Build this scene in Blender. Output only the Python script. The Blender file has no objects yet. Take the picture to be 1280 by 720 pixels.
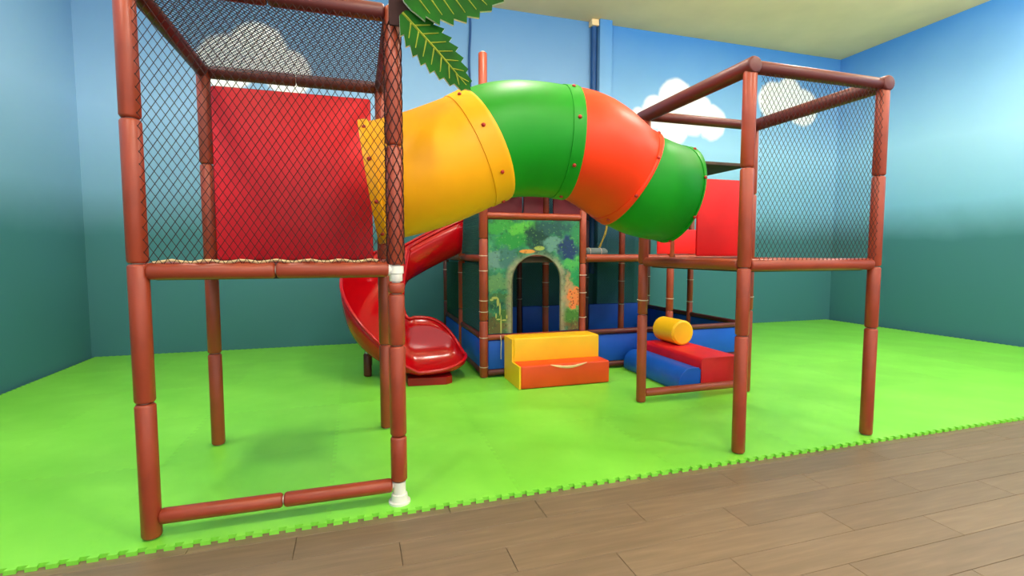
import bpy, bmesh, math, random
from mathutils import Vector, Matrix
random.seed(4)
scene = bpy.context.scene
COL = scene.collection
PI = math.pi

# ------------------------------------------------------------------ camera
F_PX, YAW, PITCH, EYE = 625.0, math.atan(195/625.), math.atan(44/625.), 1.35
cd = bpy.data.cameras.new('camera'); cam = bpy.data.objects.new('camera', cd); COL.objects.link(cam)
cd.sensor_width = 36.0; cd.lens = F_PX/1280*36.0; cd.clip_start = 0.05
cam.location = (0, 0, EYE); cam.rotation_euler = (PI/2-PITCH, 0, -YAW)
scene.camera = cam

# ------------------------------------------------------------------ world, exposure, added fill lamps
w = bpy.data.worlds.new('hall_ambient'); scene.world = w; w.use_nodes = True
w.node_tree.nodes['Background'].inputs[0].default_value = (1.0, 0.97, 0.92, 1)
w.node_tree.nodes['Background'].inputs[1].default_value = 0.95
vs = scene.view_settings
vs.view_transform = 'Standard'; vs.look = 'None'; vs.gamma = 1.0; vs.use_curve_mapping = False
vs.exposure = 0.62
CEIL = 5.14
FILL_LAMPS = [(-1.6, 0.6), (1.4, 0.6), (4.4, 0.6), (-1.6, 3.6), (1.4, 3.9), (4.4, 3.6), (7.4, 0.6), (7.4, 3.6), (1.2, -2.2), (4.4, -2.2)]  # positions of the added light globes, all out of view
FILL_GLOW, FILL_R, FILL_Z = 62.0, .2, CEIL-.75

# ------------------------------------------------------------------ helpers
def lin(c):
    return tuple((v/255/12.92 if v/255 <= .04045 else ((v/255+.055)/1.055)**2.4) for v in c)+(1,)

class NT:
    def __init__(s, name, rough=.5, spec=.5):
        s.m = bpy.data.materials.new(name); s.m.use_nodes = True
        s.t = s.m.node_tree; s.b = s.t.nodes['Principled BSDF']
        s.b.inputs['Roughness'].default_value = rough
        s.b.inputs['Specular IOR Level'].default_value = spec
        s.tc = None
    def n(s, typ, **kw):
        o = s.t.nodes.new(typ)
        for k, v in kw.items(): setattr(o, k, v)
        return o
    def l(s, a, b): s.t.links.new(a, b)
    def obj(s):
        if not s.tc: s.tc = s.n('ShaderNodeTexCoord')
        return s.tc.outputs['Object']
    def val(s, v, sock):
        if hasattr(v, 'links'): s.l(v, sock)
        else: sock.default_value = v
    def math(s, op, a, b=0.0, c=0.0):
        o = s.n('ShaderNodeMath', operation=op)
        s.val(a, o.inputs[0]); s.val(b, o.inputs[1]); s.val(c, o.inputs[2])
        return o.outputs[0]
    def noise(s, scale, detail=3, vec=None):
        o = s.n('ShaderNodeTexNoise'); o.inputs['Scale'].default_value = scale; o.inputs['Detail'].default_value = detail
        s.l(vec if vec else s.obj(), o.inputs['Vector']); return o.outputs['Fac']
    def ramp(s, fac, stops):
        o = s.n('ShaderNodeValToRGB'); el = o.color_ramp.elements
        while len(el) < len(stops): el.new(.5)
        for e, (p, c) in zip(el, stops): e.position = p; e.color = c
        s.l(fac, o.inputs[0]); return o.outputs[0]
    def mix(s, fac, a, b):
        o = s.n('ShaderNodeMix', data_type='RGBA')
        s.val(fac, o.inputs[0]); s.val(a, o.inputs[6]); s.val(b, o.inputs[7]); return o.outputs[2]
    def smooth(s, v, lo, hi, a=0., b=1.):
        o = s.n('ShaderNodeMapRange', interpolation_type='SMOOTHSTEP')
        s.val(v, o.inputs[0]); o.inputs[1].default_value = lo; o.inputs[2].default_value = hi
        o.inputs[3].default_value = a; o.inputs[4].default_value = b; return o.outputs[0]
    def color(s, c): s.val(c, s.b.inputs['Base Color']); return s
    def bump(s, h, strength=.2, dist=.01):
        o = s.n('ShaderNodeBump'); o.inputs['Strength'].default_value = strength; o.inputs['Distance'].default_value = dist
        s.l(h, o.inputs['Height']); s.l(o.outputs[0], s.b.inputs['Normal'])

def plain(name, rgb, rough=.5, spec=.5, var=.12, scale=6, bump=0., bscale=60):
    t = NT(name, rough, spec); c = lin(rgb)
    dark = tuple(v*(1-var) for v in c[:3])+(1,); light = tuple(min(1, v*(1+var)) for v in c[:3])+(1,)
    t.color(t.ramp(t.noise(scale), [(.3, dark), (.7, light)]))
    if bump: t.bump(t.noise(bscale, 4), bump, .004)
    return t.m

M = dict(
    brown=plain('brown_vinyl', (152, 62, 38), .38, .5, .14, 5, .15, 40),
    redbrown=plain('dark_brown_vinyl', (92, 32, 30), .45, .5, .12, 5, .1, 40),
    steel=plain('galvanised_steel', (205, 205, 200), .35, .5, .08, 12),
    whitesteel=plain('white_fitting', (226, 228, 222), .4, .5, .06, 14),
    red=plain('red_vinyl', (216, 22, 40), .45, .4, .1, 4, .1, 30),
    brightred=plain('bright_red_vinyl', (235, 12, 18), .5, .4, .05, 4),
    slide=plain('red_plastic', (184, 3, 18), .18, .55, .06, 3),
    slidedark=plain('red_plastic_stand', (150, 8, 18), .4, .45, .06, 3),
    yellow=plain('yellow_plastic', (246, 174, 14), .42, .35, .05, 2.5),
    green=plain('green_plastic', (6, 142, 24), .45, .3, .08, 2.5),
    orange=plain('orange_plastic', (240, 60, 16), .42, .35, .06, 2.5),
    bolt=plain('red_bolt', (168, 32, 20), .4, .5, .05, 20),
    vyellow=plain('yellow_vinyl', (254, 200, 34), .42, .4, .05, 3, .12, 9),
    vorange=plain('orange_vinyl', (238, 76, 24), .42, .4, .07, 3, .12, 9),
    vblue=plain('blue_vinyl', (18, 88, 196), .42, .4, .08, 3, .12, 9),
    padblue=plain('pit_blue_vinyl', (20, 86, 205), .5, .35, .08, 3, .1, 10),
    crimson=plain('crimson_vinyl', (128, 8, 28), .5, .4, .12, 4),
    net=plain('black_net_cord', (54, 34, 34), .8, .2, .1, 30),
    tealnet=plain('teal_net_cord', (46, 90, 92), .8, .2, .1, 30),
    palenet=plain('grey_net_cord', (60, 78, 100), .8, .2, .1, 30),
    rope=plain('cream_rope', (222, 196, 150), .8, .2, .15, 60),
    yrope=plain('olive_rope', (140, 128, 58), .8, .2, .15, 60),
    deck=plain('deck_carpet', (74, 62, 56), .8, .2, .15, 8),
    tie=plain('cable_tie_nylon', (205, 190, 175), .5, .4, .05, 20),
    leaf=plain('leaf_green', (18, 84, 10), .7, .2, .35, 7),
    leafedge=plain('leaf_foam_core', (222, 232, 214), .6, .3, .05, 20),
    vein=plain('leaf_vein_paint', (148, 160, 48), .6, .3, .12, 12),
    grey=plain('grey_roll_fabric', (98, 112, 112), .7, .3, .12, 12),
    foam=plain('pale_foam', (250, 206, 160), .8, .2, .06, 12),
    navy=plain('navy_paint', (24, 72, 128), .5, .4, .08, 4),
    beige=plain('beige_ceiling_paint', (232, 204, 158), .85, .2, .05, 1.5),
    white=plain('lamp_frame', (225, 225, 220), .5, .4, .04, 5),
    underfloor=plain('subfloor', (70, 58, 46), .8, .2, .1, 4),
)

def new(name, bm, mat, smooth=40):
    me = bpy.data.meshes.new(name)
    bmesh.ops.recalc_face_normals(bm, faces=bm.faces)
    bm.to_mesh(me); bm.free()
    mats = mat if isinstance(mat, (list, tuple)) else [mat]
    for m in mats: me.materials.append(M[m] if isinstance(m, str) else m)
    if smooth:
        me.shade_smooth(); me.set_sharp_from_angle(angle=math.radians(smooth))
    o = bpy.data.objects.new(name, me); COL.objects.link(o); return o

def attach(o, parent):
    o.parent = parent
    o.matrix_parent_inverse = WORLD[parent.name].inverted()
WORLD = {}
def place(o, mat4=None):
    if mat4 is not None: o.matrix_basis = mat4
    WORLD[o.name] = o.matrix_basis.copy(); return o
def part(name, bm, mat, parent, mat4=None, smooth=40, label=None):
    o = new(name, bm, mat, smooth); place(o, mat4); attach(o, parent)
    if label: o['label'] = label
    return o
def inst(name, mesh, parent, mat4):
    o = bpy.data.objects.new(name, mesh); COL.objects.link(o); place(o, mat4); attach(o, parent); return o
def thing(name, label, cat, loc, group=None):
    o = bpy.data.objects.new(name, None); COL.objects.link(o); o.empty_display_size = .1
    place(o, Matrix.Translation(loc)); return tag(o, label, cat, group)
def tag(o, label, cat, group=None):
    o['label'] = label; o['category'] = cat
    if group: o['group'] = group
    return o
def struct(o, label=None):
    o['kind'] = 'structure'
    if label: o['label'] = label
    return place(o)

def bx(bm, lo, hi, bev=0., seg=2):
    g = bmesh.ops.create_cube(bm, size=1.0)
    for v in g['verts']:
        v.co = Vector([lo[i]+(hi[i]-lo[i])*(v.co[i]+.5) for i in range(3)])
    if bev:
        es = list({e for v in g['verts'] for e in v.link_edges})
        bmesh.ops.bevel(bm, geom=es, offset=bev, segments=seg, affect='EDGES', profile=.5)
    return bm
def box(lo, hi, bev=0., seg=2): return bx(bmesh.new(), lo, hi, bev, seg)

def frame_of(t):
    t = t.normalized(); a = Vector((0, 0, 1)) if abs(t.z) < .95 else Vector((0, 1, 0))
    s = t.cross(a).normalized(); return s, s.cross(t).normalized()
def sweep(bm, pts, r, n=12, cap=True, closed=False):
    rings = []; N = len(pts); pts = [Vector(p) for p in pts]
    for i, p in enumerate(pts):
        if closed: t = pts[(i+1) % N]-pts[i-1]
        else: t = pts[min(i+1, N-1)]-pts[max(i-1, 0)]
        s, u = frame_of(t); rr = r[i] if isinstance(r, (list, tuple)) else r
        rings.append([bm.verts.new(p+(s*math.cos(2*PI*k/n)+u*math.sin(2*PI*k/n))*rr) for k in range(n)])
    for i in range(N if closed else N-1):
        a, b = rings[i], rings[(i+1) % N]
        for k in range(n): bm.faces.new((a[k], a[(k+1) % n], b[(k+1) % n], b[k]))
    if cap and not closed:
        bm.faces.new(rings[0]); bm.faces.new(rings[-1])
    return bm
def pipe(a, b, r, n=12): return sweep(bmesh.new(), [a, b], r, n)

def prism(pts, axis_lo, axis_hi, to3):
    """polygon pts (2D) extruded between two values; to3(u,v,w)->xyz"""
    bm = bmesh.new()
    a = [bm.verts.new(to3(u, v, axis_lo)) for u, v in pts]; b = [bm.verts.new(to3(u, v, axis_hi)) for u, v in pts]
    bm.faces.new(a); bm.faces.new(list(reversed(b)))
    n = len(pts)
    for i in range(n): bm.faces.new((a[i], a[(i+1) % n], b[(i+1) % n], b[i]))
    return bm

# padded sleeve meshes, shared between sleeves of one length and radius
SL = {}
def sleeve_mesh(L, r=.043, mat='brown'):
    k = (round(L, 3), r, mat)
    if k not in SL:
        bm = bmesh.new()
        e = .012
        sweep(bm, [(0, 0, 0), (0, 0, .002), (0, 0, e), (0, 0, L-e), (0, 0, L-.002), (0, 0, L)], [r-.012, r-.006, r, r, r-.006, r-.012], 16)
        o = new('sleeve', bm, mat, 50); SL[k] = o.data; bpy.data.objects.remove(o)
    return SL[k]
_tb = bmesh.new(); sweep(_tb, [(.046*math.cos(a*PI/9), .046*math.sin(a*PI/9), 0) for a in range(18)], .0045, 6, closed=True)
_o = new('cable_tie', _tb, 'tie', 60); TIE = _o.data; bpy.data.objects.remove(_o)

def along(a, b):
    a = Vector(a); b = Vector(b); d = b-a
    return Matrix.Translation(a) @ d.to_track_quat('Z', 'Y').to_matrix().to_4x4()
def post(parent, x, y, z0, z1, sleeves=None, ties=(), r=.043, mat='brown'):
    p = part('post', pipe((x, y, z0), (x, y, z1), .022, 12), 'steel', parent)
    if sleeves is None:
        n = max(1, round((z1-z0)/.62)); h = (z1-z0-.008)/n
        sleeves = [(z0+.004+h*i, z0+.004+h*(i+1)) for i in range(n)]
    for a, b in sleeves:
        inst('sleeve', sleeve_mesh(b-a-.004, r, mat), p, Matrix.Translation((x, y, a+.002)))
    for z in ties: inst('cable_tie', TIE, p, Matrix.Translation((x, y, z)) @ Matrix.Rotation(.05, 4, 'X'))
    return p
def rail(parent, a, b, r=.04, mat='brown', cut=.034, pieces=1):
    a = Vector(a); b = Vector(b); d = (b-a).normalized(); L = (b-a).length
    k_ = d*(.02 if cut < .01 else 0); p = part('rail', pipe(a+k_, b-k_, .02, 10), 'steel', parent)
    l = (L-2*cut)/pieces
    for i in range(pieces):
        s = a+d*(cut+l*i)
        inst('sleeve', sleeve_mesh(l-.006, r, mat), p, along(s+d*.003, b))
    return p

def net(parent, o, u, v, U, V, cell, r, mat, name='net'):
    """diamond netting on the rectangle o + s*u + t*v, one straight cord per diagonal"""
    o = Vector(o); u = Vector(u); v = Vector(v); bm = bmesh.new(); k = 1.55
    for sg in (1, -1):
        c = -V/k if sg > 0 else 0
        end = U if sg > 0 else U+V/k
        while c < end:
            # s = c + sg*t/k
            t0, t1 = 0., V
            if sg > 0: t0 = max(0, -c*k); t1 = min(V, (U-c)*k)
            else: t0 = max(0, (c-U)*k); t1 = min(V, c*k)
            if t1-t0 > .01:
                sweep(bm, [o+u*(c+sg*t0/k)+v*t0, o+u*(c+sg*t1/k)+v*t1], r, 3, False)
            c += cell
    ob = part(name, bm, mat, parent, smooth=0); ob['kind'] = 'stuff'; return ob

X0, X1, X2, X3, X4 = .2, 1.3, 2.46, 3.62, 4.78
Y0, Y1, Y2, Y3, Y4 = 2.69, 3.9, 5.19, 6.35, 7.5
XW = -.95
DECK, ROOF = 1.27, 2.56
WALL_Y = 7.75

# ------------------------------------------------------------------ room shell
fl = struct(new('floor', box((-3.3, -3.2, -.2), (9.2, WALL_Y, -.026)), 'underfloor', 0))
t = NT('wood_plank', .42, .4)
nz = t.n('ShaderNodeTexNoise'); mp = t.n('ShaderNodeMapping'); mp.inputs['Scale'].default_value = (2.0, 22, 4)
oi = t.n('ShaderNodeObjectInfo')
av = t.n('ShaderNodeVectorMath', operation='ADD'); t.l(t.obj(), av.inputs[0]); t.l(oi.outputs['Random'], av.inputs[1])
t.l(av.outputs[0], mp.inputs[0]); t.l(mp.outputs[0], nz.inputs['Vector']); nz.inputs['Scale'].default_value = 1.6; nz.inputs['Detail'].default_value = 5
g = t.ramp(nz.outputs['Fac'], [(.25, lin((114, 98, 78))), (.55, lin((124, 107, 86))), (.8, lin((136, 118, 96)))])
pv = t.ramp(oi.outputs['Random'], [(0, (.93, .93, .93, 1)), (1, (1.05, 1.05, 1.04, 1))])
mm = t.n('ShaderNodeMix', data_type='RGBA', blend_type='MULTIPLY'); mm.inputs[0].default_value = 1
t.l(g, mm.inputs[6]); t.l(pv, mm.inputs[7]); t.color(mm.outputs[2]); t.bump(nz.outputs['Fac'], .08, .003)
M['plank'] = t.m
PLW, PLL = .19, 1.22
pm = None
for j in range(14):
    y0 = 2.72-PLW*(j+1)
    off = (j*.47) % PLL
    for i in range(9):
        x0 = -2.6+off+i*PLL-PLL*.5
        if x0 < -3.2 or x0+PLL > 9: continue
        # keep the planks the camera's side of the hall can show
        if pm is None:
            o = new('plank', box((0.0012, .0012, -.006), (PLL-.0012, PLW-.0012, 0), .0012, 1), 'plank', 0); pm = o.data; bpy.data.objects.remove(o)
        inst('plank', pm, fl, Matrix.Translation((x0, y0, -.02)))

# painted mural wall: pale sky above, teal below, white clouds
t = NT('sky_mural_paint', .6, .25)
sx = t.n('ShaderNodeSeparateXYZ'); t.l(t.obj(), sx.inputs[0]); WX, WZ = sx.outputs[0], sx.outputs[2]
zz = t.math('ADD', WZ, t.math('MULTIPLY', t.math('SUBTRACT', t.noise(1.3, 3), .5), .25))
left = t.ramp(t.math('DIVIDE', zz, 5.2), [(0, lin((62, 120, 132))), (.30, lin((66, 124, 136))), (.42, lin((120, 168, 200))), (.62, lin((146, 188, 226))), (.98, lin((84, 134, 184)))])
right = t.ramp(t.math('DIVIDE', zz, 5.2), [(0, lin((62, 120, 132))), (.30, lin((66, 124, 136))), (.42, lin((130, 190, 225))), (.62, lin((160, 212, 246))), (.98, lin((66, 132, 204)))])
base = t.mix(t.smooth(WX, 3.6, 4.2), left, right)
dn = t.math('MULTIPLY', t.math('SUBTRACT', t.noise(3.5, 2), .5), .12)
cl = None
for (cx, cz, cr) in [(5.45, 4.02, .36), (5.05, 3.8, .27), (5.8, 3.85, .4), (4.75, 3.6, .22), (5.4, 3.55, .3), (6.2, 3.7, .3),
                     (7.6, 4.2, .35), (7.95, 4.35, .3), (8.3, 4.15, .34), (-1.6, 3.9, .35), (-1.2, 4.1, .36), (-.85, 3.85, .3)]:
    d = t.math('SUBTRACT', t.math('SQRT', t.math('ADD', t.math('POWER', t.math('SUBTRACT', WX, cx), 2), t.math('POWER', t.math('SUBTRACT', WZ, cz), 2))), cr)
    cl = d if cl is None else t.math('MINIMUM', cl, d)
cm = t.smooth(t.math('ADD', cl, dn), -.03, .05, 1, 0)
t.color(t.mix(cm, base, lin((246, 248, 252))))
M['mural'] = t.m
struct(new('wall_back', box((-3.3, WALL_Y, -.2), (9.2, WALL_Y+.15, CEIL)), 'mural', 0))
struct(new('wall_left', box((-3.45, -3.2, -.2), (-3.3, WALL_Y+.15, CEIL)), 'mural', 0))
struct(new('wall_right', box((9.2, -3.2, -.2), (9.35, WALL_Y+.15, CEIL)), 'mural', 0))
struct(new('ceiling', box((-3.45, -3.2, CEIL), (9.35, WALL_Y+.15, CEIL+.15)), 'beige', 0))
struct(new('trim_1', box((3.87, WALL_Y-.16, -.02), (4.09, WALL_Y, CEIL)), 'mural', 0), 'flat sky blue painted column standing proud of the mural wall')
dp = thing('downpipe', 'dark navy blue vertical pipe beside the wall column', 'pipe', (3.8, WALL_Y-.06, 0))  # dark upright put in for the shaded left side of the column
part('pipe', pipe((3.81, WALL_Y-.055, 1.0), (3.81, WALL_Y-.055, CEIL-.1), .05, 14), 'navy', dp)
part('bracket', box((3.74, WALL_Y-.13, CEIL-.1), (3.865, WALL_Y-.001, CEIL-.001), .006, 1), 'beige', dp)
cb = []
for i in range(24):
    z = CEIL-.02-i*.16
    cb.append((1.735+.012*math.sin(i*.9), WALL_Y-.02, z))
wc = tag(place(new('wall_cable', sweep(bmesh.new(), cb, .017, 8), 'navy')), 'thin wavy dark blue cable running down the sky mural', 'cable')
# unseen glowing globes added to brighten the hall, upper walls and ceiling
e = NT('lamp_glass'); e.b.inputs['Emission Color'].default_value = (1, .94, .85, 1); e.b.inputs['Emission Strength'].default_value = FILL_GLOW; M['lampglow'] = e.m
for (lx, ly) in FILL_LAMPS:
    lt = thing('pendant_lamp', 'white glass globe pendant lamp hanging from the beige ceiling', 'lamp', (lx, ly, FILL_Z), 'globe pendant lamps')
    bm = bmesh.new(); bmesh.ops.create_uvsphere(bm, u_segments=24, v_segments=14, radius=FILL_R)
    part('globe', bm, 'lampglow', lt, Matrix.Translation((lx, ly, FILL_Z)))
    part('cord', pipe((lx, ly, FILL_Z+FILL_R+.06), (lx, ly, CEIL-.03), .008, 8), 'net', lt)
    part('cap', sweep(bmesh.new(), [(lx, ly, FILL_Z+FILL_R-.004), (lx, ly, FILL_Z+FILL_R+.05), (lx, ly, FILL_Z+FILL_R+.07)], [.06, .05, .02], 16), 'white', lt)
    part('ceiling_rose', sweep(bmesh.new(), [(lx, ly, CEIL-.04), (lx, ly, CEIL-.03), (lx, ly, CEIL-.001)], [.03, .06, .07], 16), 'white', lt)

# ------------------------------------------------------------------ green interlocking foam mat
t = NT('lime_foam', .42, .4)
oi = t.n('ShaderNodeObjectInfo')
c1 = t.ramp(t.noise(2.2, 3), [(.3, lin((122, 218, 64))), (.7, lin((138, 230, 78)))])
mm = t.n('ShaderNodeMix', data_type='RGBA', blend_type='MULTIPLY'); mm.inputs[0].default_value = 1
t.l(c1, mm.inputs[6]); t.l(t.ramp(oi.outputs['Random'], [(0, (.93, .93, .93, 1)), (1, (1.03, 1.03, 1.03, 1))]), mm.inputs[7])
t.color(mm.outputs[2]); t.bump(t.noise(90, 2), .1, .002)
M['lime'] = t.m
mat_o = thing('foam_mat', 'lime green interlocking foam play mat with toothed front edge', 'mat', (3, 5, -.02))
T = 1.03; NK = 14; AMP = .024
def wave(side):
    """outline of one edge, from 0 to T, as (position, offset) with dovetail knobs"""
    out = []; p = T/NK
    for k in range(NK):
        a = k*p
        out += [(a+p*.27, 0), (a+p*.20, AMP), (a+p*.80, AMP), (a+p*.73, 0)]
    return out
wv = wave(0)
ol = []
gap = .0005
ol += [(0, 0)]+[(x, -o) for x, o in wv]+[(T-gap, 0)]                                   # front edge, knobs to -Y
ol += [(T-gap-o, y) for y, o in wv]+[(T-gap, T-gap)]      # right edge, notched inwards
ol += [(x, T-gap-o) for x, o in reversed(wv)]+[(0, T-gap)]       # back edge takes the next tile's knobs
ol += [(-o+0.0, y) for y, o in reversed(wv)]                     # left edge knobs
tile = new('foam_tile', prism(ol, -.02, 0, lambda a, b, c: (a, b, c)), 'lime', 0); tm = tile.data; bpy.data.objects.remove(tile)
for j in range(5):
    for i in range(12):
        x = -3.27+.03+i*T; y = 2.585+AMP+j*T
        if x+T > 9.2: continue
        inst('foam_tile', tm, mat_o, Matrix.Translation((x, y, 0)))

# ------------------------------------------------------------------ play tower (tube starts here)
tw = thing('play_tower', 'brown padded play tower with red panel, netting and white base collar', 'play tower', (-.4, 3.3, 0), 'padded towers at the tube ends')
p = post(tw, X0, Y0, 0, ROOF+.04, sleeves=[(.12, .37), (.37, .86), (.86, 1.135), (1.135, 1.195), (1.285, 1.9), (1.9, ROOF+.03)])
# visible fittings: base flange, lower collar and the clamp at deck height
bm = bmesh.new(); sweep(bm, [(X0, Y0, 0), (X0, Y0, .012), (X0, Y0, .014), (X0, Y0, .05), (X0, Y0, .052), (X0, Y0, .118)], [.058, .058, .045, .042, .034, .034], 20)
part('base_collar', bm, 'whitesteel', p)
bm = bmesh.new(); sweep(bm, [(X0, Y0, 1.2), (X0, Y0, 1.205), (X0, Y0, 1.24), (X0, Y0, 1.243), (X0, Y0, 1.28), (X0, Y0, 1.282)], [.03, .034, .034, .040, .040, .034], 18)
sweep(bm, [(X0-.02, Y0, 1.262), (X0-.075, Y0, 1.262)], .032, 14)
part('clamp', bm, 'whitesteel', p)
for (x, y) in [(X0, Y1), (XW, Y0), (XW, Y1)]:
    post(tw, x, y, 0, ROOF+.04)
for y in (Y0, Y1):
    rail(tw, (X0, y, DECK-.005), (XW, y, DECK-.005), .040, pieces=2)
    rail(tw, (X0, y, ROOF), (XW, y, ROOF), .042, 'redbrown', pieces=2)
rail(tw, (X0, Y0, .10), (XW, Y0, .10), .037, pieces=2)
for x in (X0, XW):
    rail(tw, (x, Y0, ROOF), (x, Y1, ROOF), .042, 'redbrown')
    rail(tw, (x, Y0, DECK-.005), (x, Y1, DECK-.005), .036)
part('deck', box((XW+.045, Y0+.045, DECK-.05), (X0-.045, Y1-.045, DECK+.015), .01), 'deck', tw)
part('red_panel', box((XW+.05, Y1-.06, DECK+.03), (X0-.075, Y1-.03, ROOF-.1), .02, 2), 'red', tw)
part('lacing_rope', sweep(bmesh.new(), [(X0-.09-.04*i, Y0-.012+.006*math.sin(i*2.1), DECK+.04+.006*math.sin(i*1.7)) for i in range(26)], .007, 6), 'rope', tw)
net(tw, (XW+.04, Y0-.046, DECK+.03), (1, 0, 0), (0, 0, 1), X0-XW-.08, ROOF-DECK-.07, .036, .0018, 'net', 'front_net')
net(tw, (XW+.04, Y0+.04, ROOF+.01), (1, 0, 0), (0, 1, 0), X0-XW-.08, Y1-Y0-.08, .026, .0030, 'palenet', 'roof_net')
# netting wrapped round the front post
bm = bmesh.new(); NS = 7
for sg in (1, -1):
    for k in range(NS):
        pts = []
        for i in range(61):
            z = 1.29+(ROOF-1.33)*i/60; a = 2*PI*k/NS+sg*(z-1.29)/.082*2*PI/NS
            pts.append((X0+.0455*math.cos(a), Y0+.0455*math.sin(a), z))
        sweep(bm, pts, .0024, 4, False)
o = part('post_net', bm, 'net', tw, smooth=0); o['kind'] = 'stuff'

# second tower, where the tube arrives
tr = thing('play_tower', 'brown padded play tower with plain floor rail behind the foam bolsters', 'play tower', (3.0, 3.3, 0), 'padded towers at the tube ends')
for (x, y) in [(X2, Y1), (X2, Y0), (X3, Y0), (X3, Y1)]:
    post(tr, x-.02, y, 0, ROOF-.03, sleeves=[(.003, .8), (.8, 1.25), (1.25, 1.9), (1.9, ROOF-.03)] , ties=(.93,) if y == Y1 else ())
for y in (Y0, Y1):
    rail(tr, (X2-.02, y, DECK), (X3-.02, y, DECK), .042)
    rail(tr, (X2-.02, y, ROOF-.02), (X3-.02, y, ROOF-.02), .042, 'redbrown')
rail(tr, (X2-.02, Y1, .085), (X3-.02, Y1, .085), .036)
for x in (X2-.02, X3-.02):
    rail(tr, (x, Y1+.09, ROOF-.02), (x, Y0-.05, ROOF-.02), .055, 'redbrown', cut=.0)
    rail(tr, (x, Y0, DECK), (x, Y1, DECK), .038)
part('deck', box((X2+.03, Y0+.045, DECK-.05), (X3-.07, Y1-.045, DECK+.015), .01), 'deck', tr)
part('red_panel', box((X2+.5, Y1-.05, DECK+.05), (X3-.08, Y1-.02, DECK+.75), .02, 2), 'brightred', tr)
net(tr, (X2+.03, Y0-.046, DECK+.03), (1, 0, 0), (0, 0, 1), X3-X2-.1, ROOF-DECK-.1, .036, .0018, 'net', 'front_net')

# ------------------------------------------------------------------ tube slide
SC = [Vector(v) for v in ((.10, 3.30, 1.785), (.798, 3.219, 2.033), (1.39, 3.203, 2.091), (1.929, 3.303, 1.891), (X2-.07, 3.40, 1.80))]
ST = [Vector((1, a, b)).normalized() for a, b in ((-.068, .15), (.045, .513), (-.115, -.059), (-.101, -.539), (-.046, -.199))]
TR = .366
def cr(P, i, s):
    """Hermite centre line from joint i to joint i+1"""
    L = (P[i+1]-P[i]).length
    return (2*s**3-3*s*s+1)*P[i]+(s**3-2*s*s+s)*L*ST[i]+(-2*s**3+3*s*s)*P[i+1]+(s**3-s*s)*L*ST[i+1]
ts = thing('tube_slide', 'large arched crawl tube of yellow, green and orange plastic sections', 'tube slide', (1.3, 3.25, 1.3))
bb = bmesh.new(); bmesh.ops.create_uvsphere(bb, u_segments=10, v_segments=6, radius=.013)
for v in bb.verts: v.co.z *= .8
_o = new('bolt', bb, 'bolt', 60); BOLT = _o.data; bpy.data.objects.remove(_o)
def ring_frame(c, tan):
    tan = tan.normalized(); s = tan.cross(Vector((0, 0, 1))).normalized(); return tan, s, s.cross(tan)
for i, mname in enumerate(['yellow', 'green', 'orange', 'green']):
    bm = bmesh.new(); NR = 48; NSEG = 22; rings_o, rings_i = [], []
    for k in range(NSEG+1):
        s = k/NSEG; c = cr(SC, i, s); d = cr(SC, i, min(1, s+.01))-cr(SC, i, max(0, s-.01))
        tan, sd, up = ring_frame(c, d)
        for q, (R, lst) in enumerate([(TR+.006*math.sin(PI*s), rings_o), (TR-.014, rings_i)]):
            lst.append([bm.verts.new(c+(sd*math.cos(2*PI*j/NR)+up*math.sin(2*PI*j/NR))*R) for j in range(NR)])
    for L in (rings_o, rings_i):
        for k in range(NSEG):
            for j in range(NR): bm.faces.new((L[k][j], L[k][(j+1) % NR], L[k+1][(j+1) % NR], L[k+1][j]))
    for k in (0, NSEG):
        for j in range(NR): bm.faces.new((rings_o[k][j], rings_o[k][(j+1) % NR], rings_i[k][(j+1) % NR], rings_i[k][j]))
    sec = part('tube_section', bm, mname, ts)
    sec['label'] = '%s moulded plastic tube section' % mname
    # the flange band that overlaps the next section, with its bolts
    bm = bmesh.new(); prof = [(.865, 0), (.87, .012), (.985, .015), (1.0, .017), (1.02, .014), (1.022, 0)]
    ln = (Vector(SC[i+1])-Vector(SC[i])).length
    rg = []
    cE = cr(SC, i, 1.0); tE, sE, uE = ring_frame(cE, cr(SC, i, 1)-cr(SC, i, .985))
    for (s, h) in prof:
        c = cr(SC, i, s) if s <= 1 else cE+tE*((s-1)*ln)
        if s < 1: tan, sd, up = ring_frame(c, cr(SC, i, s+.01)-cr(SC, i, s-.01))
        else: tan, sd, up = tE, sE, uE
        rg.append([bm.verts.new(c+(sd*math.cos(2*PI*j/NR)+up*math.sin(2*PI*j/NR))*(TR-.004+h)) for j in range(NR)])
    for a, b in zip(rg[:-1], rg[1:]):
        for j in range(NR): bm.faces.new((a[j], a[(j+1) % NR], b[(j+1) % NR], b[j]))
    fg = part('flange', bm, mname, sec, smooth=28)
    cB = cr(SC, i, .935); tan, sd, up = ring_frame(cB, cr(SC, i, .95)-cr(SC, i, .92))
    for j in range(8):
        a = 2*PI*(j+.28)/8; dr = sd*math.cos(a)+up*math.sin(a)
        inst('bolt', BOLT, sec, Matrix.Translation(cB+dr*(TR+.012)) @ dr.to_track_quat('Z', 'Y').to_matrix().to_4x4())
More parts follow.
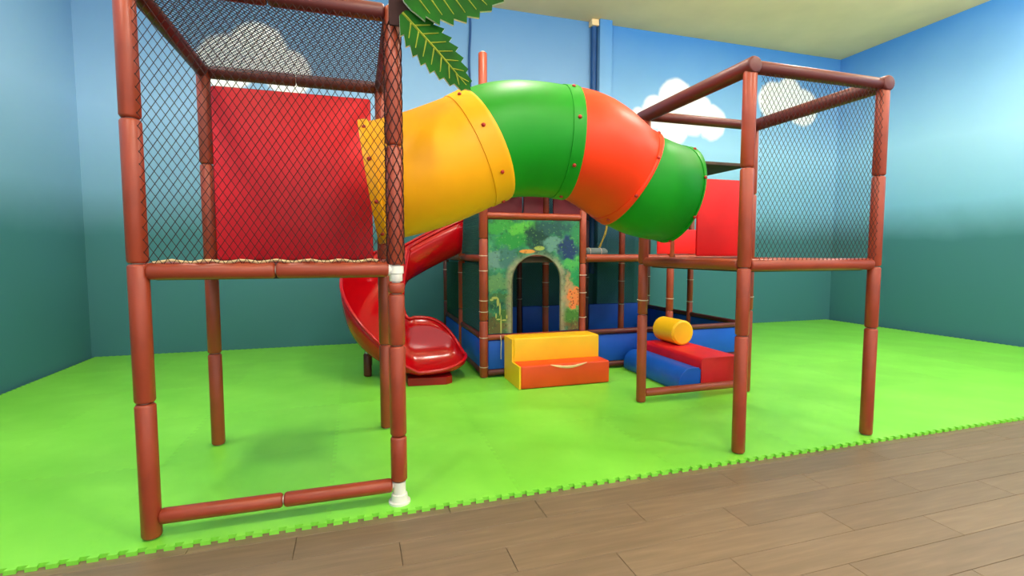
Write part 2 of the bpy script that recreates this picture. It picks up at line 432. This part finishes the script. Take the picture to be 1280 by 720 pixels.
# rolled lip and bolts at the mouth inside the first tower
bm = bmesh.new(); NR = 48; tan, sd, up = ring_frame(SC[0], ST[0])
rg = []
for dx, R in ((-.012, TR-.012), (-.012, TR+.014), (0, TR+.018), (.045, TR+.016), (.052, TR-.002)):
    rg.append([bm.verts.new(SC[0]+tan*dx+(sd*math.cos(2*PI*j/NR)+up*math.sin(2*PI*j/NR))*R) for j in range(NR)])
for a, b in zip(rg[:-1], rg[1:]):
    for j in range(NR): bm.faces.new((a[j], a[(j+1) % NR], b[(j+1) % NR], b[j]))
ep = part('mouth_band', bm, 'yellow', ts, smooth=30)
for j in range(10):
    a = 2*PI*(j+.35)/10; dr = sd*math.cos(a)+up*math.sin(a)
    inst('bolt', BOLT, ep, Matrix.Translation(SC[0]+tan*.02+dr*(TR+.018)) @ dr.to_track_quat('Z', 'Y').to_matrix().to_4x4())

# ------------------------------------------------------------------ ball pit house
bp = thing('ball_pit_house', 'brown padded ball pit frame with jungle mural arch and blue pads', 'ball pit', (2.5, 6.3, 0))
post(bp, X1, Y2, 0, 3.43, sleeves=[(.004, .62), (.62, 1.5), (1.5, 2.4), (2.4, 3.42)], ties=(.12, .44, .72, .84, 1.16, 1.32), r=.046)
post(bp, X2, Y2, 0, 1.84, ties=(.62, .9, 1.1), r=.038)
post(bp, X3, Y2, 0, 1.95, ties=(.8,), r=.043)
post(bp, X4, Y2, 0, 2.5)
for x in (X1, X2, X3, X4):
    for y in (Y3, Y4):
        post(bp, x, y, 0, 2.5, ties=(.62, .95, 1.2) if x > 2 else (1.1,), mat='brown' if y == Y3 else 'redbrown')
rail(bp, (X1, Y2, 1.745), (X2, Y2, 1.745), .036)
for a, b in ((X2, X3), (X3, X4)):
    rail(bp, (a, Y2, DECK+.02), (b, Y2, DECK+.02), .042)
for a, b in ((X1, X2), (X2, X3), (X3, X4)):
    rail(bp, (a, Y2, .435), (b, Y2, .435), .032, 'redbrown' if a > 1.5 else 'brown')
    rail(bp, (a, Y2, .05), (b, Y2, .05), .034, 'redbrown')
    rail(bp, (a, Y3, DECK+.02), (b, Y3, DECK+.02), .036)
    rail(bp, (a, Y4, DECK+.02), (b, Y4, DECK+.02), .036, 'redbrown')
    part('pit_pad', box((a+.045, Y2-.015, .085), (b-.045, Y2+.045, .402), .015), 'padblue', bp)
    part('pit_pad', box((a+.045, Y4-.03, .004), (b-.045, Y4+.03, .5), .015), 'padblue', bp)
    for (ya, yb) in ((Y2, Y3), (Y3, Y4)):
        part('deck', box((a+.05, ya+.05, DECK-.03), (b-.05, yb-.05, DECK+.035), .01), 'deck', bp)
for (ya, yb) in ((Y2, Y3), (Y3, Y4)):
    for x in (X1, X4):
        rail(bp, (x, ya, .435), (x, yb, .435), .032, 'redbrown')
        rail(bp, (x, ya, .05), (x, yb, .05), .034, 'redbrown')
        rail(bp, (x, ya, DECK+.02), (x, yb, DECK+.02), .036)
        part('pit_pad', box((x-.02, ya+.045, .085), (x+.03, yb-.045, .402), .015), 'padblue', bp)
    net(bp, (X1, ya+.04, .47), (0, 1, 0), (0, 0, 1), yb-ya-.08, DECK-.52, .03, .003, 'tealnet', 'side_net')
    net(bp, (X1, ya+.04, DECK+.07), (0, 1, 0), (0, 0, 1), yb-ya-.08, 1.1, .03, .003, 'tealnet', 'side_net')
    for a, b in ((X1, X2), (X2, X3), (X3, X4)):
        part('roof_panel', box((a+.03, ya+.03, 2.43), (b-.03, yb-.03, 2.47), .01), 'deck', bp)  # unseen roof added to keep the upper floor in shade
for a, b in ((X1, X2), (X2, X3), (X3, X4)):
    net(bp, (a+.04, Y4-.05, .52), (1, 0, 0), (0, 0, 1), b-a-.08, DECK-.56, .03, .0022, 'tealnet', 'back_net')
    net(bp, (a+.04, Y4-.05, DECK+.07), (1, 0, 0), (0, 0, 1), b-a-.08, 1.08, .03, .0022, 'tealnet', 'back_net')
# upper floor panels
for (x0, x1, z1) in ((1.62, 2.12, 2.3), (2.14, 2.42, 2.12), (2.56, 2.98, 2.2)):
    part('upper_panel', box((x0, Y3-.02, DECK+.06), (x1, Y3+.02, z1), .015), 'crimson', bp)
part('red_cushion_panel', box((X3-.2, Y2-.03, DECK+.065), (X3+.34, Y2+.0, DECK+.36), .012), 'brightred', bp)

# jungle mural panel with an arch
t = NT('jungle_mural_print', .45, .35)
nv = t.n('ShaderNodeTexNoise'); nv.inputs['Scale'].default_value = 11; nv.inputs['Detail'].default_value = 6; t.l(t.obj(), nv.inputs['Vector'])
vs_ = t.n('ShaderNodeVectorMath', operation='SUBTRACT'); t.l(nv.outputs['Color'], vs_.inputs[0]); vs_.inputs[1].default_value = (.5, .5, .5)
vm = t.n('ShaderNodeVectorMath', operation='SCALE'); t.l(vs_.outputs[0], vm.inputs[0]); vm.inputs['Scale'].default_value = .22
va = t.n('ShaderNodeVectorMath', operation='ADD'); t.l(vm.outputs[0], va.inputs[0]); t.l(t.obj(), va.inputs[1])
sp = t.n('ShaderNodeSeparateXYZ'); t.l(va.outputs[0], sp.inputs[0]); JX, JZ = sp.outputs[0], sp.outputs[2]
s2 = t.n('ShaderNodeSeparateXYZ'); t.l(t.obj(), s2.inputs[0]); RX, RZ = s2.outputs[0], s2.outputs[2]
col = t.ramp(t.noise(7, 5), [(.32, lin((22, 78, 66))), (.5, lin((42, 118, 92))), (.68, lin((64, 150, 112)))])
def blob(cx, cz, rx, rz, rgb, soft=.6, X=JX, Z=JZ):
    global col
    d = t.math('ADD', t.math('POWER', t.math('DIVIDE', t.math('SUBTRACT', X, cx), rx), 2), t.math('POWER', t.math('DIVIDE', t.math('SUBTRACT', Z, cz), rz), 2))
    col = t.mix(t.smooth(d, 1-soft, 1+soft, 1, 0), col, lin(rgb) if isinstance(rgb, tuple) else rgb)
for b_ in [(1.50, 1.64, .17, .09, (54, 150, 70)), (1.74, 1.60, .16, .09, (84, 178, 70)), (1.62, 1.48, .2, .08, (38, 138, 66)),
           (1.92, 1.52, .14, .16, (18, 62, 58)), (2.1, 1.63, .2, .08, (34, 82, 84)), (2.14, 1.44, .16, .08, (92, 142, 136)),
           (2.28, 1.40, .13, .13, (26, 58, 104)), (2.40, 1.56, .08, .14, (44, 130, 84)), (2.36, 1.22, .15, .07, (70, 166, 84)),
           (1.42, 1.28, .12, .1, (96, 140, 138)), (1.56, 1.3, .1, .12, (60, 112, 110)), (1.44, 1.02, .16, .08, (92, 142, 96)), (1.46, .86, .16, .05, (62, 110, 70)),
           (2.40, 1.06, .1, .16, (30, 140, 84)), (2.28, .90, .07, .2, (172, 140, 104)), (1.42, .56, .15, .12, (92, 88, 54)), (1.52, .66, .1, .08, (60, 104, 52)),
           (2.38, .54, .15, .1, (104, 92, 56)), (2.33, .66, .14, .09, (64, 124, 52)), (2.38, .72, .1, .03, (120, 160, 84))]:
    blob(*b_)
vo = t.n('ShaderNodeTexVoronoi'); vo.inputs['Scale'].default_value = 34; t.l(t.obj(), vo.inputs['Vector'])
coat = t.mix(t.smooth(vo.outputs['Distance'], .18, .42), lin((122, 62, 40)), lin((224, 128, 70)))
blob(2.36, .84, .085, .115, coat, .15); blob(2.31, .98, .035, .07, lin((200, 150, 100)), .2) if False else None
# beige path painted round the opening
ARX, ARH, ARZ = 1.90, .285, 1.045
du = t.math('ABSOLUTE', t.math('SUBTRACT', RX, ARX))
dz = t.math('MAXIMUM', t.math('SUBTRACT', RZ, ARZ), 0.0)
dist = t.math('SUBTRACT', t.math('SQRT', t.math('ADD', t.math('POWER', du, 2), t.math('POWER', dz, 2))), ARH)
dist = t.math('ADD', dist, t.math('MULTIPLY', t.math('SUBTRACT', t.noise(6, 3), .5), .07))
low = t.smooth(RZ, 1.22, 1.36, 1, .25)
col = t.mix(t.math('MULTIPLY', t.smooth(dist, .02, .09, .7, 0), low), col, t.ramp(t.noise(18, 3), [(.3, lin((140, 134, 112))), (.7, lin((178, 168, 142)))]))
blob(1.79, 1.365, .09, .022, (208, 140, 62), .3, RX, RZ); blob(1.93, 1.40, .06, .025, (150, 170, 84), .3, RX, RZ)
# pale painted sapling low on the left
col = t.mix(t.smooth(t.noise(26, 4), .56, .66, 0, .45), col, lin((26, 74, 48)))
col = t.mix(t.smooth(t.noise(38, 3), .60, .68, 0, .4), col, lin((120, 178, 96)))
for (cx, cz, rx, rz) in [(1.49, .56, .008, .12), (1.478, .74, .009, .07), (1.455, .82, .014, .045), (1.42, .865, .035, .014), (1.385, .845, .02, .012), (1.46, .63, .022, .008), (1.435, .67, .008, .03), (1.525, .62, .024, .008), (1.555, .655, .008, .022)]:
    blob(cx, cz, rx, rz, (168, 178, 98), .3, RX, RZ)
t.color(col); M['jungle'] = t.m
pts = [(X1+.05, .475), (X1+.05, 1.705), (X2-.05, 1.705), (X2-.05, .475), (ARX+ARH, .475)]
pts += [(ARX+ARH*math.cos(PI*i/24), ARZ+ARH*math.sin(PI*i/24)) for i in range(25)]
pts += [(ARX-ARH, .475)]
part('mural_panel', prism(pts, Y2-.015, Y2+.015, lambda a, b, c: (a, c, b)), 'jungle', bp, smooth=0, label='jungle painted panel with arched opening')
rim = [(ARX+ARH+.001, Y2-.016, .475)]+[(ARX+ARH*math.cos(PI*i/24), Y2-.016, ARZ+ARH*math.sin(PI*i/24)) for i in range(25)]+[(ARX-ARH-.001, Y2-.016, .475)]
M['archrim'] = plain('arch_edge_trim', (104, 108, 88), .5, .4, .15, 10)
part('arch_trim', sweep(bmesh.new(), rim, .007, 8), 'archrim', bp)
part('dangling_tie', sweep(bmesh.new(), [(1.475, Y2-.045, .46), (1.482, Y2-.055, .38), (1.478, Y2-.05, .26), (1.48, Y2-.048, .2)], .005, 6), 'tie', bp)

# loose things on the upper floor
rp = tag(place(new('rope', sweep(bmesh.new(), [(2.75, Y2+.22, DECK+.055), (2.79, Y2+.22, DECK+.16), (2.85, Y2+.21, DECK+.3), (2.88, Y2+.2, DECK+.45), (2.92, Y2+.2, 2.41)], .014, 8), 'yrope')), 'olive rope hanging over the ball pit upper floor', 'rope')
gr = thing('grey_roll', 'small grey fabric roll lying on the ball pit upper floor', 'roll', (2.68, Y2+.12, DECK+.036))
bm = bmesh.new(); sweep(bm, [(2.54, Y2+.13, DECK+.09), (2.55, Y2+.13, DECK+.09), (2.8, Y2+.13, DECK+.086), (2.83, Y2+.13, DECK+.083)], [.03, .05, .05, .03], 14)
part('roll_body', bm, 'grey', gr)
for x in (2.6, 2.74):
    part('strap', sweep(bmesh.new(), [(x, Y2+.13+.051*math.cos(a*PI/8), DECK+.088+.051*math.sin(a*PI/8)) for a in range(16)], .004, 5, closed=True), 'tie', gr)

# ------------------------------------------------------------------ spiral slide
ss = thing('spiral_slide', 'glossy red curved slide with round scooped exit beside the ball pit', 'slide', (.4, 5.8, 0))
CX, CY, CRD = .60, 5.79, .43
path = []     # x, y, floor z, half width, left wall, right wall
for i in range(9):
    s = i/8; path.append((X1-.075-(X1-.075-CX)*s, CY+CRD, 1.34-.27*s-.05*s*s, .33, .40, .42))
for i in range(1, 37):
    s = i/36; a = PI/2+PI*s
    path.append((CX+CRD*math.cos(a), CY+CRD*math.sin(a), 1.02-.93*(1-(1-s)**1.35), .33,
                 .40-.10*math.sin(PI*s)+.13*s**2, .42+.24*math.sin(PI*min(1, s*1.05))-.37*s**2))
EX, ZR, ZF = 1.13, .235, .09
n = 34
for i in range(1, n+1):
    s = i/n; x = CX+(EX-CX)*math.sin(s*PI/2)
    u = (x-CX)/(EX-CX)
    eL = max(0, 1-u**8)**.4; eR = max(0, 1-u**3.2)**.5; e = (eL+eR)/2
    zf = ZF+(ZR-ZF)*(1-e)
    zl = ZR+.385*(1-u**3.0); zr = .14+(ZR-.14)*u**2.5
    path.append((x, CY-CRD-.01*u, zf, (max(.010, .33*eL), max(.010, .33*eR)), max(.003, zl-zf), max(.003, zr-zf)))
bm = bmesh.new(); rows = []; rimL, rimR = [], []
NP = 18
for i, (x, y, z, hw, hl, hr) in enumerate(path):
    a = Vector(path[max(0, i-1)][:2]); b = Vector(path[min(len(path)-1, i+1)][:2])
    d = (b-a).normalized(); side = Vector((-d.y, d.x))      # left of travel
    row = []
    for k in range(NP+1):
        th = PI*k/NP; c_ = math.cos(th); s = c_*(hw if not isinstance(hw, tuple) else hw[0] if c_ > 0 else hw[1]); h = (hl if s > 0 else hr)*(1-math.sin(th))**1.45
        row.append(bm.verts.new((x+side.x*s, y+side.y*s, z+h)))
    rows.append(row); rimL.append(row[0].co.copy()); rimR.append(row[-1].co.copy())
for a, b in zip(rows[:-1], rows[1:]):
    for k in range(NP): bm.faces.new((a[k], a[k+1], b[k+1], b[k]))
tro = part('trough', bm, 'slide', ss, smooth=60)
md = tro.modifiers.new('thickness', 'SOLIDIFY'); md.thickness = .018; md.offset = 0
part('rim', sweep(bmesh.new(), rimL+list(reversed(rimR)), .02, 8), 'slide', tro, smooth=60)
# stand under the exit, column and legs
pts = [(CX-.12, 5.07), (.86, 5.02), (.93, 5.07), (.95, 5.5), (CX-.12, 5.55)]
part('exit_stand', prism(pts, .002, .078, lambda a, b, c: (a, b, c)), 'slidedark', ss, smooth=0)
for (x, y, z) in ((.10, 5.62, .28), (.12, 6.12, .62)):
    lg = part('support_leg', pipe((x, y, .002), (x, y, z), .022), 'steel', ss)
    inst('sleeve', sleeve_mesh(z-.03, .043, 'redbrown'), lg, Matrix.Translation((x, y, .004)))
part('support_bar', pipe((.10, 5.62, .2), (.12, 6.12, .2), .03), 'redbrown', ss)

# ------------------------------------------------------------------ foam steps
st = thing('foam_steps', 'yellow and orange two-step foam block before the jungle arch', 'steps', (2.0, 4.85, 0))
SX0, SX1, SYF, SYM, SYB, SZ1, SZ2 = 1.51, 2.5, 4.6, 4.84, 5.12, .235, .47
part('upper_step', box((SX0+.018, SYM, .003), (SX1-.0, SYB, SZ2), .018, 3), 'vyellow', st, label='yellow upper step')
part('lower_step', box((SX0+.018, SYF, .003), (SX1, SYM-.002, SZ1), .018, 3), 'vorange', st, label='orange lower step')
prof = [(SYF+.004, .003), (SYB-.004, .003), (SYB-.004, SZ2-.006), (SYM+.006, SZ2-.006), (SYM+.006, SZ1-.006), (SYF+.004, SZ1-.006)]
part('side_panel', prism(prof, SX0, SX0+.019, lambda a, b, c: (c, a, b)), 'vyellow', st, smooth=0, label='yellow stepped side panel')
# split seam on the orange front edge showing pale foam
bm = bmesh.new(); up, lo_ = [], []
for i in range(25):
    s = i/24; x = 1.84+.40*s; wd = .016*math.sin(PI*s)**.8
    sag = .010-.028*math.sin(PI*s)
    up.append(bm.verts.new((x, SYF-.0015+.004, SZ1-.012+sag+wd*.6))); lo_.append(bm.verts.new((x, SYF-.003, SZ1-.016+sag-wd)))
for i in range(24): bm.faces.new((up[i], up[i+1], lo_[i+1], lo_[i]))
sm = part('split_seam', bm, 'foam', st, label='pale foam showing through a split seam')
md = sm.modifiers.new('thickness', 'SOLIDIFY'); md.thickness = .004; md.offset = 0

# ------------------------------------------------------------------ foam bolsters by the second tower
def bolster(x0, x1, y0, y1, h, mat, label, rnd=.11):
    """soft block with a strongly rounded left shoulder, stitched end panels and a piped seam"""
    o = thing('foam_bolster', label, 'bolster', ((x0+x1)/2, (y0+y1)/2, 0), 'foam bolsters beside the ball pit')
    pr = [(x1, .008), (x1, h-.02), (x1-.02, h)]
    pr += [(x0+rnd-rnd*math.sin(PI/2*i/8), h-rnd+rnd*math.cos(PI/2*i/8)) for i in range(9)]
    pr += [(x0, .03), (x0+.015, .008)]
    part('cover', prism(pr, y0, y1, lambda a, b, c: (a, c, b)), mat, o, smooth=35)
    part('piping', sweep(bmesh.new(), [(a, y0, b) for a, b in pr], .006, 6, closed=True), mat, o)
    return o
bolster(2.95, 3.19, 4.05, 5.09, .23, 'vblue', 'low blue foam bolster with rounded edge before the red one', .14)
bolster(3.205, 3.66, 4.05, 5.09, .32, 'red', 'red foam bolster behind the blue one with a yellow roll on top', .04)
yr = thing('foam_roll', 'yellow round-ended foam roll lying on the red bolster', 'roll', (3.40, 4.88, .322))
bm = bmesh.new(); sweep(bm, [(3.45, 4.68, .463), (3.45, 4.70, .463), (3.45, 5.06, .463), (3.45, 5.08, .463)], [.12, .139, .139, .12], 28)
part('roll_body', bm, 'vyellow', yr)
for y in (4.70, 5.06):
    part('piping', sweep(bmesh.new(), [(3.45+.137*math.cos(a*PI/14), y, .463+.137*math.sin(a*PI/14)) for a in range(28)], .003, 5, closed=True), 'vyellow', yr)

# ------------------------------------------------------------------ palm leaves on the front post
pc = thing('palm_crown', 'dark green serrated palm fronds with yellow veins fixed to post top', 'palm leaves', (X0+.06, Y0-.07, 2.5))
def frond(bx_, bz, ang, L, W, teeth, y, blunt=1.0, tilt=.0):
    d = Vector((math.cos(ang), 0, math.sin(ang))); nrm = Vector((-d.z, 0, d.x))
    lean = Vector((0, tilt, 0))
    def P(s, t, yy): return Vector((bx_, y+yy, bz))+d*(s*L)+nrm*t+lean*(s*L)
    def half(s): return W*(math.sin(PI*min(1, s*.97+.03)**.8)**.75)*(1 if blunt == 1 else 1)
    def side(sg):
        out = []
        for k in range(teeth):
            s0 = .05+.9*k/teeth; s1 = .05+.9*(k+1)/teeth
            out += [(s0, sg*half(s0)*.86), (s1-.012, sg*(half(s1-.02)*1.0+.012)), (s1, sg*half(s1)*.86)]
        return out
    ol = [(0, -.02)]+side(-1)+[(1.0, 0)]+list(reversed(side(1)))+[(0, .02)]
    bm = bmesh.new(); th = .008
    a = [bm.verts.new(P(s, t_, -th)) for s, t_ in ol]; b = [bm.verts.new(P(s, t_, th)) for s, t_ in ol]
    fa = bm.faces.new(a); fb = bm.faces.new(list(reversed(b)))
    for i in range(len(ol)):
        f = bm.faces.new((a[i], a[(i+1) % len(ol)], b[(i+1) % len(ol)], b[i])); f.material_index = 1
    fr = part('frond', bm, ['leaf', 'leafedge'], pc, smooth=0)
    bm = bmesh.new(); e = -th-.0015
    sweep(bm, [P(0, 0, e), P(.5, .004, e), P(.93, 0, e)], [.006, .005, .002], 4)
    for k in range(7):
        s = .12+.11*k
        for sg in (1, -1):
            ss_ = s+(.04 if sg > 0 else 0); tt = sg*half(min(.95, ss_+.1))*.72
            sweep(bm, [P(ss_, 0, e), P(ss_+.10, tt, e)], [.004, .002], 4)
    part('veins', bm, 'vein', fr)
frond(X0+.045, 2.53, math.radians(-46), .485, .10, 8, Y0-.085, tilt=-.05)
frond(X0+.045, 2.59, math.radians(9), .53, .135, 7, Y0-.12, tilt=-.08)
part('bracket', box((X0-.02, Y0-.078, 2.47), (X0+.09, Y0-.066, 2.60), .004, 1), 'net', pc)
